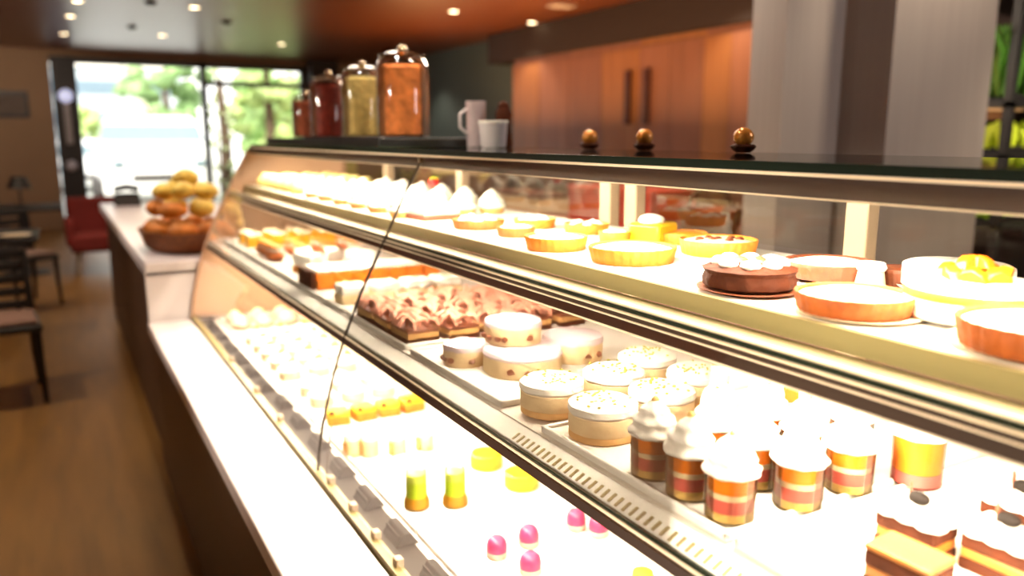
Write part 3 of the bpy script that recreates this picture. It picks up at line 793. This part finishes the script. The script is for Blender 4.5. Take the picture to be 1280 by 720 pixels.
at(make_round(M['cream'], M['cream'], .07, .034, 'cream_cake', 'cake', None), Vector((1.075, .645, zU + .0055)))['label'] = 'plain white cream cake behind the fruit crowned cake'
plate(.075, Vector((.83, .615, zU)), 'pale paper plate under the orange brown tart nearest the brown rail', M['palecream'])
tart_at(1066, 388, .068, .021, M['crustbr'], M['palecream'], 'orange brown tart with smooth cream top nearest the brown rail')
plate(.072, Vector((.828, .79, zU)), 'brown round board under the ruffled chocolate cake', M['choc2'], .006, 'cake_board', 'cake board')
t = thing('chocolate_cake', 'ruffled dark chocolate cake with white cream dabs on top', 'cake', (.828, .79, zU + .0065))
MB().lathe([(.058, 0), (.062, .003), (.063, .012), (.06, .02), (.064, .026), (.05, .031), (.002, .033)], seg=72, mod=lambda a, f: 1 + .02 * math.sin(13 * a + 5 * f)).build('chocolate_body', M['choc'], t)
for k in range(8):
    a = 2 * PI * k / 8; MB().blob((.04 * math.cos(a), .04 * math.sin(a), .034), (.015, .013, .008), 2, .08).build('cream_dab', M['cream'], t)
for k in range(4):
    MB().blob((.018 * math.cos(k * 1.6), .018 * math.sin(k * 1.6), .034), (.012, .01, .007), 2, .15).build('chocolate_chunk', M['choc2'], t)
tart_at(790, 326, .075, .025, M['golden'], M['palecream'], 'golden flan with smooth pale top in the front of the shelf', z=zU)
tart_at(897, 317, .07, .026, M['golden'], M['palecream'], 'golden tart with pale top and brown nuts behind the chocolate cake', 'nuts', z=zU)
tart_at(695, 311, .06, .024, M['golden'], M['cream'], 'golden tart with white top left of the front flan', z=zU)
plate(.075, on_z(1040, 346, zU), 'brown round board under the white topped chocolate tart', M['choc2'], .005, 'cake_board', 'cake board')
tart_at(1036, 345, .066, .022, M['choc2'], M['cream'], 'flat chocolate tart with white cream top beside the rear post')
t = thing('cream_pudding', 'small cream coloured pudding between two chocolate tarts', 'pudding', on_z(1087, 360, zU + .0))
MB().lathe([(.02, 0), (.021, .004), (.017, .026)], seg=24).build('pudding_body', M['palecream'], t)
MB().lathe([(.019, .026), (.021, .03), (.018, .037), (.002, .039)], seg=24).build('cream_cap', M['cream'], t)
tart_at(1126, 355, .034, .022, M['choc2'], M['choc2'], 'small brown chocolate tart right of the cream pudding', z=zU)
tart_at(598, 285, .062, .02, M['crustbr'], M['choc2'], 'brown tart with white cream swirls farthest of the tarts', 'cream', z=zU)
tart_at(645, 295, .042, .02, M['crustbr'], M['cream'], 'little brown tart with white top left of the golden tart', z=zU)
tart_at(668, 284, .05, .02, M['golden'], M['palecream'], 'golden tart with cream swirls behind the little brown tart', 'cream', z=zU)
tart_at(733, 291, .05, .02, M['golden'], M['mango'], 'orange filled tart with cream swirls in the middle back', 'cream', z=zU)
tart_at(768, 303, .032, .022, M['golden'], M['cream'], 'tiny golden tart with white top behind the front flan', z=zU)
tart_at(852, 303, .05, .02, M['golden'], M['mango'], 'orange glazed flat tart behind the nut tart', z=zU)
t = thing('jelly_cake', 'bright yellow jelly cake with a white cream blob', 'cake', on_z(816, 302, zU), .4)
MB().box((0, 0, .02), (.085, .07, .04)).build('yellow_jelly', M['yellow'], t, bevel=.006)
MB().blob((-.01, 0, .046), (.03, .026, .012), 2, .05).build('cream_blob', M['cream'], t)
MB().box((.03, .02, .046), (.02, .02, .014), .5).build('pineapple_cube', M['yellow'], t, bevel=.003)
t = thing('slab_cake', 'low white slab cake on brown base behind the glass joint', 'cake', on_z(538, 273, zU), .1)
MB().box((0, 0, .006), (.11, .13, .012)).build('brown_base', M['choc2'], t, bevel=.002)
MB().box((0, 0, .024), (.108, .128, .024)).build('cream_slab', M['cream'], t, bevel=.006)
def make_mer():
    t = thing('cream_puff', 'x', 'cream puff', group='white cream puffs on the upper shelf')
    MB().lathe([(.03, 0), (.034, .004), (.036, .016)], seg=24).build('pastry_cup', M['wafer'], t)
    pr, md = swirl(.038, .05, 7, 1.8, 3)
    MB().lathe([(.03, 0)] + [(r, z + .003) for r, z in pr], (0, 0, .014), 35, md).build('whipped_cream', M['cream'], t)
    return t
MR = Kind(make_mer())
for i in range(4):
    for j in range(6):
        MR.put((.80 + i * .09, 2.0 + j * .165, zU), 'white cream puff on the upper shelf, %s row, %s' % (['first', 'second', 'third', 'fourth', 'fifth', 'sixth'][j], sl[i]), random.uniform(0, 6))
def make_cust():
    t = thing('custard_bun', 'x', 'bun', group='yellow custard buns at the far end')
    MB().blob((0, 0, .022), (.042, .042, .03), 2, .04, flat=.022).build('bun_dough', mat('bun_yellow', (226, 196, 120), .6, 0, .1), t)
    MB().blob((0, 0, .046), (.026, .026, .014), 2, .06).build('custard', mat('custard', (240, 222, 140), .4), t)
    return t
CU = Kind(make_cust())
for i in range(4):
    for j in range(5):
        CU.put((.80 + i * .09, 3.05 + j * .13, zU), 'yellow custard bun on the upper shelf, %s row, %s' % (['first', 'second', 'third', 'fourth', 'fifth'][j], sl[i]), random.uniform(0, 6))
t = thing('strawberry', 'red strawberry on top of the white cream puffs', 'strawberry', (.985, 2.205, zU + .062))
MB().lathe([(.002, 0), (.013, .006), (.017, .018), (.012, .028), (.002, .03)], seg=18).build('berry', mat('berry_red', (196, 30, 30), .3, 0, .15), t)
MB().lathe([(.002, .032), (.012, .029)], seg=10, mod=lambda a, f: 1 + .5 * math.cos(5 * a), cap0=False, cap1=False).build('calyx', M['lime'], t)

# ================================================================== ON THE GLASS TOP
ZT = 1.4710
t = thing('jar_board', 'long dark board under the glass jars on the case top', 'board', (1.0, 3.02, ZT))
MB().box((0, 0, .014), (.3, 1.44, .028)).build('slab', M['black'], t, bevel=.004)
jarglass = glass('jar_glass', (250, 247, 242), .06, 1.4, .8)
def jar(x, y, r, h, m, label):
    t = thing('storage_jar', label, 'jar', (x, y, ZT + .0285), 0, 'glass jars on the dark board')
    MB().lathe([(r * .92, 0), (r, .006), (r, h * .82), (r * .9, h * .9), (r * .8, h * .92), (r * .82, h * .94)], seg=36, cap1=False).build('glass', jarglass, t)
    rg = random.Random(int(x * 1e3 + y * 1e3))
    c = MB()
    c.lathe([(r * .88, .006), (r * .95, .012), (r * .965, h * .8), (r * .82, h * .84), (.003, h * .85)], seg=30, mod=lambda a, f: 1 + .012 * math.sin(11 * a + 23 * f))
    o = c.build('contents', m, t); o['label'] = 'dry goods filling the jar'
    l = MB().lathe([(r * .84, h * .93), (r * .86, h * .945), (r * .86, h * .965), (r * .5, h * .985), (r * .1, h * .99)], seg=30).build('lid', jarglass, t)
    MB().blob((0, 0, h * 1.02), (r * .2, r * .2, r * .2), 2).build('lid_knob', M['chrome'], l)
jar(1.0, 2.47, .083, .27, mat('orange_biscuits', (226, 132, 66), .7, 0, .35, 30, .5, 60), 'tall jar of orange brown biscuits, nearest of the jars')
jar(1.0, 2.86, .074, .255, mat('pale_pasta', (222, 200, 124), .7, 0, .25, 30, .5, 60), 'jar of pale yellow dry goods, second of the jars')
jar(1.0, 3.27, .074, .25, mat('dark_red_beans', (140, 44, 26), .6, 0, .3, 40, .5, 60), 'jar of dark red dry goods, third of the jars')
jar(1.0, 3.6, .064, .19, mat('rust_nuts', (206, 112, 76), .7, 0, .3, 40, .5, 60), 'short jar of rusty red dry goods, farthest of the jars')
# creamers and cups to the right of the jars
t = thing('white_pot', 'white straight sided pot on the glass top beside the jars', 'pot', (1.14, 2.12, ZT))
lil = mat('lilac_white', (206, 196, 200), .35)
MB().lathe([(.036, 0), (.038, .004), (.043, .075), (.041, .075), (.036, .01)], seg=32, cap1=False).build('pot_body', lil, t)
MB().lathe([(.044, .07), (.045, .074), (.044, .078), (.04, .078)], seg=32, cap0=False, cap1=False).build('rim', M['porcelain'], t)
t = thing('tall_cup', 'slim pale lilac cup behind the white pot', 'cup', (1.16, 2.27, ZT))
MB().lathe([(.026, 0), (.028, .004), (.032, .14), (.03, .14), (.026, .01)], seg=28, cap1=False).build('cup_body', mat('lilac_pale', (196, 176, 180), .4), t)
MB().tube([(-.03, 0, .04), (-.055, 0, .06), (-.055, 0, .1), (-.03, 0, .115)], .005).build('handle', lil, t)
t = thing('pepper_mill', 'dark brown mill standing right behind the white pot', 'mill', (1.22, 2.20, ZT))
MB().lathe([(.026, 0), (.028, .01), (.02, .06), (.026, .1), (.018, .12)], seg=24).build('body', M['choc'], t)
MB().blob((0, 0, .125), (.018, .018, .014), 2).build('cap', M['choc'], t)
def make_pot():
    t = thing('amber_pot', 'x', 'pot', group='round amber pots on the glass top')
    MB().lathe([(.014, 0), (.022, .006), (.026, .012), (.02, .016)], seg=24).build('dark_stand', M['choc'], t)
    MB().blob((0, 0, .03), (.02, .02, .019), 3).build('amber_ball', mat('amber', (214, 140, 60), .25, .3, .1), t)
    return t
AP = Kind(make_pot())
for x, y, l in [(1.2, 1.71, 'round amber pot on the glass top, left of the pair'), (1.2, 1.49, 'round amber pot on the glass top, right of the pair'), (1.2, 1.18, 'round amber pot on the glass top close to the grey column')]:
    AP.put((x, y, ZT), l)

# ================================================================== BREAD ON THE FAR COUNTER
ZC = .96; BX = .535
t = thing('bread_basket', 'shallow brown basket of rolls on the counter beyond the case', 'basket', (BX, 4.25, ZC))
MB().lathe([(.2, 0), (.24, .02), (.27, .09), (.28, .1), (.26, .1), (.225, .025), (.19, .012)], seg=40, mod=lambda a, f: 1 + .01 * math.sin(40 * a + 20 * f), cap1=True, sx=.74, sy=1.2).build('wicker', mat('wicker_brown', (120, 66, 24), .7, 0, .3, 40, .5, 80), t)
def make_bread():
    t = thing('bread_roll', 'x', 'bread roll', group='brown rolls heaped in the basket')
    MB().blob((0, 0, 0), (.095, .06, .05), 3, .02).build('crust', mat('bread_brown', (204, 122, 40), .6, 0, .35, 14, .4, 40), t)
    sc = MB()
    for k in (-1, 0, 1): sc.tube([(k * .04 - .015, -.03, .043), (k * .045, 0, .052), (k * .04 + .015, .03, .043)], .005, 6, [.5, 1, .5])
    sc.build('score_mark', M['wafer'], t)
    return t
def make_ybread():
    t = thing('iced_bun', 'x', 'bun', group='yellow glazed buns on top of the heap')
    MB().blob((0, 0, 0), (.075, .065, .05), 3, .03).build('crust', mat('bread_yellow', (240, 200, 84), .55, 0, .25, 14, .4, 40), t)
    MB().blob((0, 0, .034), (.05, .04, .02), 2, .05).build('icing', mat('icing_yellow', (240, 214, 120), .5), t)
    return t
BR = Kind(make_bread()); YBn = Kind(make_ybread())
rg = random.Random(11)
for k in range(7):
    a = 2 * PI * k / 7
    BR.put((BX + .135 * math.cos(a), 4.25 + .235 * math.sin(a), ZC + .105), 'brown crusty roll at the rim of the heap in the basket', a + PI / 2, scale=.74)
for k in range(2): BR.put((BX, 4.18 + .14 * k, ZC + .1), 'brown crusty roll hidden low in the middle of the heap', 0, scale=.8)
for k in range(5):
    a = 2 * PI * k / 5 + .4
    (BR if k in (2, 3) else YBn).put((BX + .115 * math.cos(a), 4.25 + .16 * math.sin(a), ZC + .2), 'brown crusty roll in the middle layer of the heap' if k in (2, 3) else 'yellow glazed bun in the middle layer of the bread heap', a + PI / 2, scale=.78 if k in (2, 3) else .86)
for k in range(5):
    a = 2 * PI * k / 5 + .6
    YBn.put((BX + .03 + .1 * math.cos(a), 4.26 + .14 * math.sin(a), ZC + .28 + .012 * (k % 2)), 'yellow glazed bun on top of the bread heap', a, scale=.8)
YBn.put((BX + .03, 4.25, ZC + .345), 'yellow glazed bun crowning the very top of the bread heap', .4, scale=.84)
t = thing('desk_phone', 'black device at the far end of the white counter', 'device', (.5, 7.2, .96))
MB().box((0, 0, .05), (.2, .18, .1), top=(.9, .5)).build('body', M['black'], t, bevel=.01)
MB().tube([(-.09, -.02, .13), (0, -.02, .15), (.09, -.02, .13)], .025, 10).build('handset', M['black'], t)

# ================================================================== BEHIND THE CASE
t = thing('back_counter', 'brown back counter behind the case in front of wall cabinets', 'counter', (2.75, 6.1, 0))
MB().box((0, 0, .5), (.6, 6.9, 1.0)).build('carcass', mat('back_brown', (112, 70, 48), .6), t, smooth=False)
MB().box((0, 0, 1.02), (.66, 6.96, .04)).build('worktop', mat('back_top', (164, 128, 104), .4), t, bevel=.004)
ZB = 1.041
def bx(nm, label, cat, loc, d, m, extra=None, bev=.008):
    t = thing(nm, label, cat, loc)
    MB().box((0, 0, d[2] / 2), d).build('body', m, t, bevel=bev)
    if extra: extra(t, d)
    return t
def lid(m): return lambda t, d: MB().box((0, 0, d[2] + .012), (d[0] * 1.03, d[1] * 1.03, .024)).build('lid', m, t, bevel=.004)
bx('red_box', 'red box on the back counter seen through the case', 'box', (2.72, 3.5, ZB), (.3, .74, .17), mat('box_red', (206, 60, 40), .5), lid(mat('box_red_lid', (220, 84, 60), .5)))
bx('bread_box', 'long cream box left of the red box behind the case', 'box', (2.72, 4.5, ZB), (.3, .6, .09), M['palecream'], lid(M['choc2']))
bx('dark_box', 'dark box with cream lid on back counter behind the white puffs', 'box', (2.72, 5.43, ZB), (.34, .62, .2), mat('box_dark', (120, 96, 84), .6), lid(M['palecream']))
def basket(x, y, r, label):
    t = thing('wicker_basket', label, 'basket', (x, y, ZB))
    MB().lathe([(r * .8, 0), (r, .12), (r * 1.03, .125), (r * .95, .125), (r * .75, .01)], seg=32, mod=lambda a, f: 1 + .02 * math.sin(30 * a)).build('wicker', mat('wicker_dark', (110, 62, 36), .7, 0, .3, 40, .4), t)
    MB().tube([(-r, 0, .12), (-r * .7, 0, .2), (0, 0, .24), (r * .7, 0, .2), (r, 0, .12)], .012).build('handle', mat('wicker_dark', (1, 1, 1)), t)
basket(2.7, 2.85, .15, 'dark wicker basket right of the red box behind the case')
t = thing('white_canister', 'white canister on the back counter behind the puffs, left', 'canister', (2.72, 9.1, ZB))
MB().lathe([(.15, 0), (.16, .01), (.16, .3), (.15, .31)], seg=32).build('body', M['porcelain'], t); MB().lathe([(.155, .31), (.155, .335), (.05, .35), (.03, .38)], seg=32).build('lid', M['porcelain'], t)
t = thing('green_bottle', 'yellow green bottle beside the white canister behind the case', 'bottle', (2.72, 8.24, ZB))
MB().lathe([(.07, 0), (.075, .01), (.075, .22), (.03, .28), (.028, .36)], seg=24).build('body', mat('bottle_green', (170, 176, 70), .3), t); MB().lathe([(.032, .36), (.032, .39)], seg=16).build('cap', M['palecream'], t)
t = thing('brown_bowl', 'brown cone of cups on back counter left of dark box', 'cup stack', (2.72, 6.27, ZB))
MB().lathe([(.1, 0), (.1, .02), (.05, .2), (.04, .22)], seg=24).build('body', mat('stack_brown', (132, 92, 74), .6), t)
# plants at far right
t = thing('shelf_rack', 'dark shelf rack holding green plants at the right edge', 'shelf rack', (4.75, 2.45, 0))
for z in (.5, 1.05, 1.40, 1.66, 2.3): MB().box((0, 0, z), (1.3, .34, .03)).build('shelf', M['black'], t, smooth=False)
for sx in (-1, 1):
    for sy in (-1, 1): MB().box((sx * .63, sy * .15, 1.16), (.04, .04, 2.32)).build('upright', M['black'], t, smooth=False)
MB().box((0, .175, 1.16), (1.3, .01, 2.3)).build('back_panel', mat('rack_back', (46, 24, 14), .7), t, smooth=False)
def plant(x, z, w, h, m, label, n=60, y=2.42):
    t = thing('potted_plant', label, 'plant', (x, y, z), 0, 'green plants on the dark rack')
    MB().box((0, 0, .02), (w * .9, .16, .04)).build('planter', M['black'], t, bevel=.004)
    b = MB(); rg = random.Random(int(z * 100) + int(x * 50))
    for k in range(n):
        bx_, by_ = rg.uniform(-w / 2, w / 2), rg.uniform(-.08, .02); L = rg.uniform(.6, 1) * h; dx = rg.uniform(-.4, .4) * h; dy = rg.uniform(-.3, .1) * h
        b.tube([(bx_, by_, .03), (bx_ + dx * .4, by_ + dy * .3, .03 + L * .6), (bx_ + dx, by_ + dy, .03 + L * .9)], .03, 4, [.3, 1, .1])
    b.build('foliage', m, t)
plant(4.72, 1.6755, 1.2, .42, mat('leaf_deep', (66, 112, 22), .6, 0, .4, 10), 'dark green leafy plant on the top level of the rack', 150)
plant(4.72, 1.4155, 1.2, .16, mat('leaf_yellow_glow', (186, 200, 40), .6, 0, .3, 10, emit=((180, 200, 20), .05)), 'yellow green plant on the middle level of the rack', 120)  # yellow green leaves get a faint glow of their own
plant(4.72, 1.0655, 1.2, .2, mat('leaf_lime', (150, 196, 40), .6, 0, .3, 10), 'lime green plant on the lower level of the rack', 120)

# ================================================================== LIGHTS
def area(name, loc, sx, sy, power, col=(1, .86, .66), rot=(0, 0, 0)):
    l = bpy.data.lights.new(name, 'AREA'); l.shape = 'RECTANGLE'; l.size = sx; l.size_y = sy; l.energy = power; l.color = col
    o = bpy.data.objects.new(name, l); C.objects.link(o); o.location = loc; o.rotation_euler = rot
    return o
warm = (1, .87, .68)
area('case_light_top', (.81, ymid - .08, 1.425), .05, ylen - .25, 66, warm, (0, -.5, 0))
area('case_light_upper', (.69, ymid - .08, 1.236), .045, ylen - .25, 72, warm, (0, -.55, 0))
area('case_light_upper_rear', (.95, ymid - .2, ZU - .026), .2, ylen - .5, 14, warm, (0, .15, 0))
area('case_light_middle', (.60, ymid - .08, ZM - .036), .045, ylen - .25, 66, warm, (0, -.5, 0))
area('case_light_middle_rear', (.88, ymid - .2, ZM - .026), .2, ylen - .3, 26, warm, (0, .1, 0))
def spot(name, loc, power, col=(1, .8, .56), size=100, blend=.6):
    l = bpy.data.lights.new(name, 'SPOT'); l.energy = power; l.color = col; l.spot_size = math.radians(size); l.spot_blend = blend; l.shadow_soft_size = .05
    o = bpy.data.objects.new(name, l); C.objects.link(o); o.location = loc
for x in (.34, 1.5, 3.2, 5.1):
    for y in (1.9, 5.4, 9.0, 12.4):
        spot('downlight_or_fill', (x, y, CEIL - .03), 75 if x < 4 else 48)
spot('downlight_or_fill', (-1.2, 5.2, CEIL - .03), 130); spot('downlight_or_fill', (-1.2, 9.0, CEIL - .03), 110); spot('downlight_or_fill', (-.6, .6, CEIL - .03), 40); spot('downlight_or_fill', (4.4, 1.4, CEIL - .03), 120)  # extra spots without fittings, added to brighten the room
def aim(loc, tgt, power, col, size, rad):
    l = bpy.data.lights.new('fill_spot', 'SPOT'); l.energy = power; l.color = col; l.spot_size = math.radians(size); l.spot_blend = .8; l.shadow_soft_size = rad
    o = bpy.data.objects.new('fill_spot', l); C.objects.link(o); o.location = loc
    o.rotation_euler = (Vector(tgt) - Vector(loc)).to_track_quat('-Z', 'Y').to_euler()
for y in (.1, .8, 2.0, 3.1): aim((-2.4, y, 2.45), (.68, y + .1, 1.12), 700 if y < 1 else 400, (1, .88, .72), 20 if y < 1 else 26, .14)  # unseen fill spots added to light the front of the case
for y in (4.5, 7.0): aim((-1.1, y, 2.8), (.6, y, .9), 120, (1, .9, .78), 50, .12)  # added fill for the counter beyond the case
aim((-1.0, 12.2, 2.8), (-.6, 15.3, 1.7), 130, (1, .84, .66), 70, .12)  # added fill on the beige back wall
def fill_point(loc, power, col=(1, .74, .5), r=.3):
    l = bpy.data.lights.new('room_fill', 'POINT'); l.energy = power; l.color = col; l.shadow_soft_size = r
    o = bpy.data.objects.new('room_fill', l); C.objects.link(o); o.location = loc
area('ceiling_fill', (4.3, 6.5, 1.6), .8, 8, 150, (1, .5, .18), (PI, 0, 0)); area('ceiling_fill', (-2.5, 6, 1.2), .8, 10, 40, (1, .75, .55), (PI, 0, 0))  # unseen upward panels added to brighten the ceiling
fill_point((2.2, 3.4, 2.3), 80, (1, .84, .66), .25); fill_point((2.2, 6.0, 2.3), 80, (1, .84, .66), .25); aim((3.95, 1.0, 2.8), (4.6, 2.4, 1.5), 160, (1, .95, .8), 60, .05); fill_point((2.7, .1, 2.2), 58, (1, .93, .88), .25); spot('downlight_or_fill', (.75, 2.6, 2.86), 60, (1, .9, .8), 60); spot('downlight_or_fill', (.6, 4.0, 2.86), 60, (1, .85, .7), 60)  # unseen fill lights added for back counter, plants, columns, jars and bread
sun = bpy.data.lights.new('sun', 'SUN'); sun.energy = 7.0; sun.angle = .02; sun.color = (1, .96, .9)
so = bpy.data.objects.new('sun', sun); C.objects.link(so); so.rotation_euler = (math.radians(42), 0, math.radians(150 - 180))
w = bpy.data.worlds.new('world'); bpy.context.scene.world = w; w.use_nodes = True
nt = w.node_tree; bg = nt.nodes['Background']
sky = nt.nodes.new('ShaderNodeTexSky'); sky.sky_type = 'HOSEK_WILKIE'; sky.turbidity = 8; sky.ground_albedo = .5
try: sky.sun_direction = Vector((.3, -.6, .7)).normalized()
except Exception: pass
mx = nt.nodes.new('ShaderNodeMixRGB'); mx.inputs[0].default_value = .6; mx.inputs[2].default_value = (1, 1, 1, 1)
nt.links.new(sky.outputs[0], mx.inputs[1]); nt.links.new(mx.outputs[0], bg.inputs[0]); bg.inputs[1].default_value = 4.5

sc = bpy.context.scene
sc.view_settings.view_transform = 'Standard'; sc.view_settings.look = 'None'; sc.view_settings.exposure = 0; sc.view_settings.gamma = 1
sc.cycles.max_bounces = 8; sc.cycles.transparent_max_bounces = 24; sc.cycles.sample_clamp_indirect = 6; sc.cycles.use_denoising = True
sc.cycles.caustics_reflective = False; sc.cycles.caustics_refractive = False
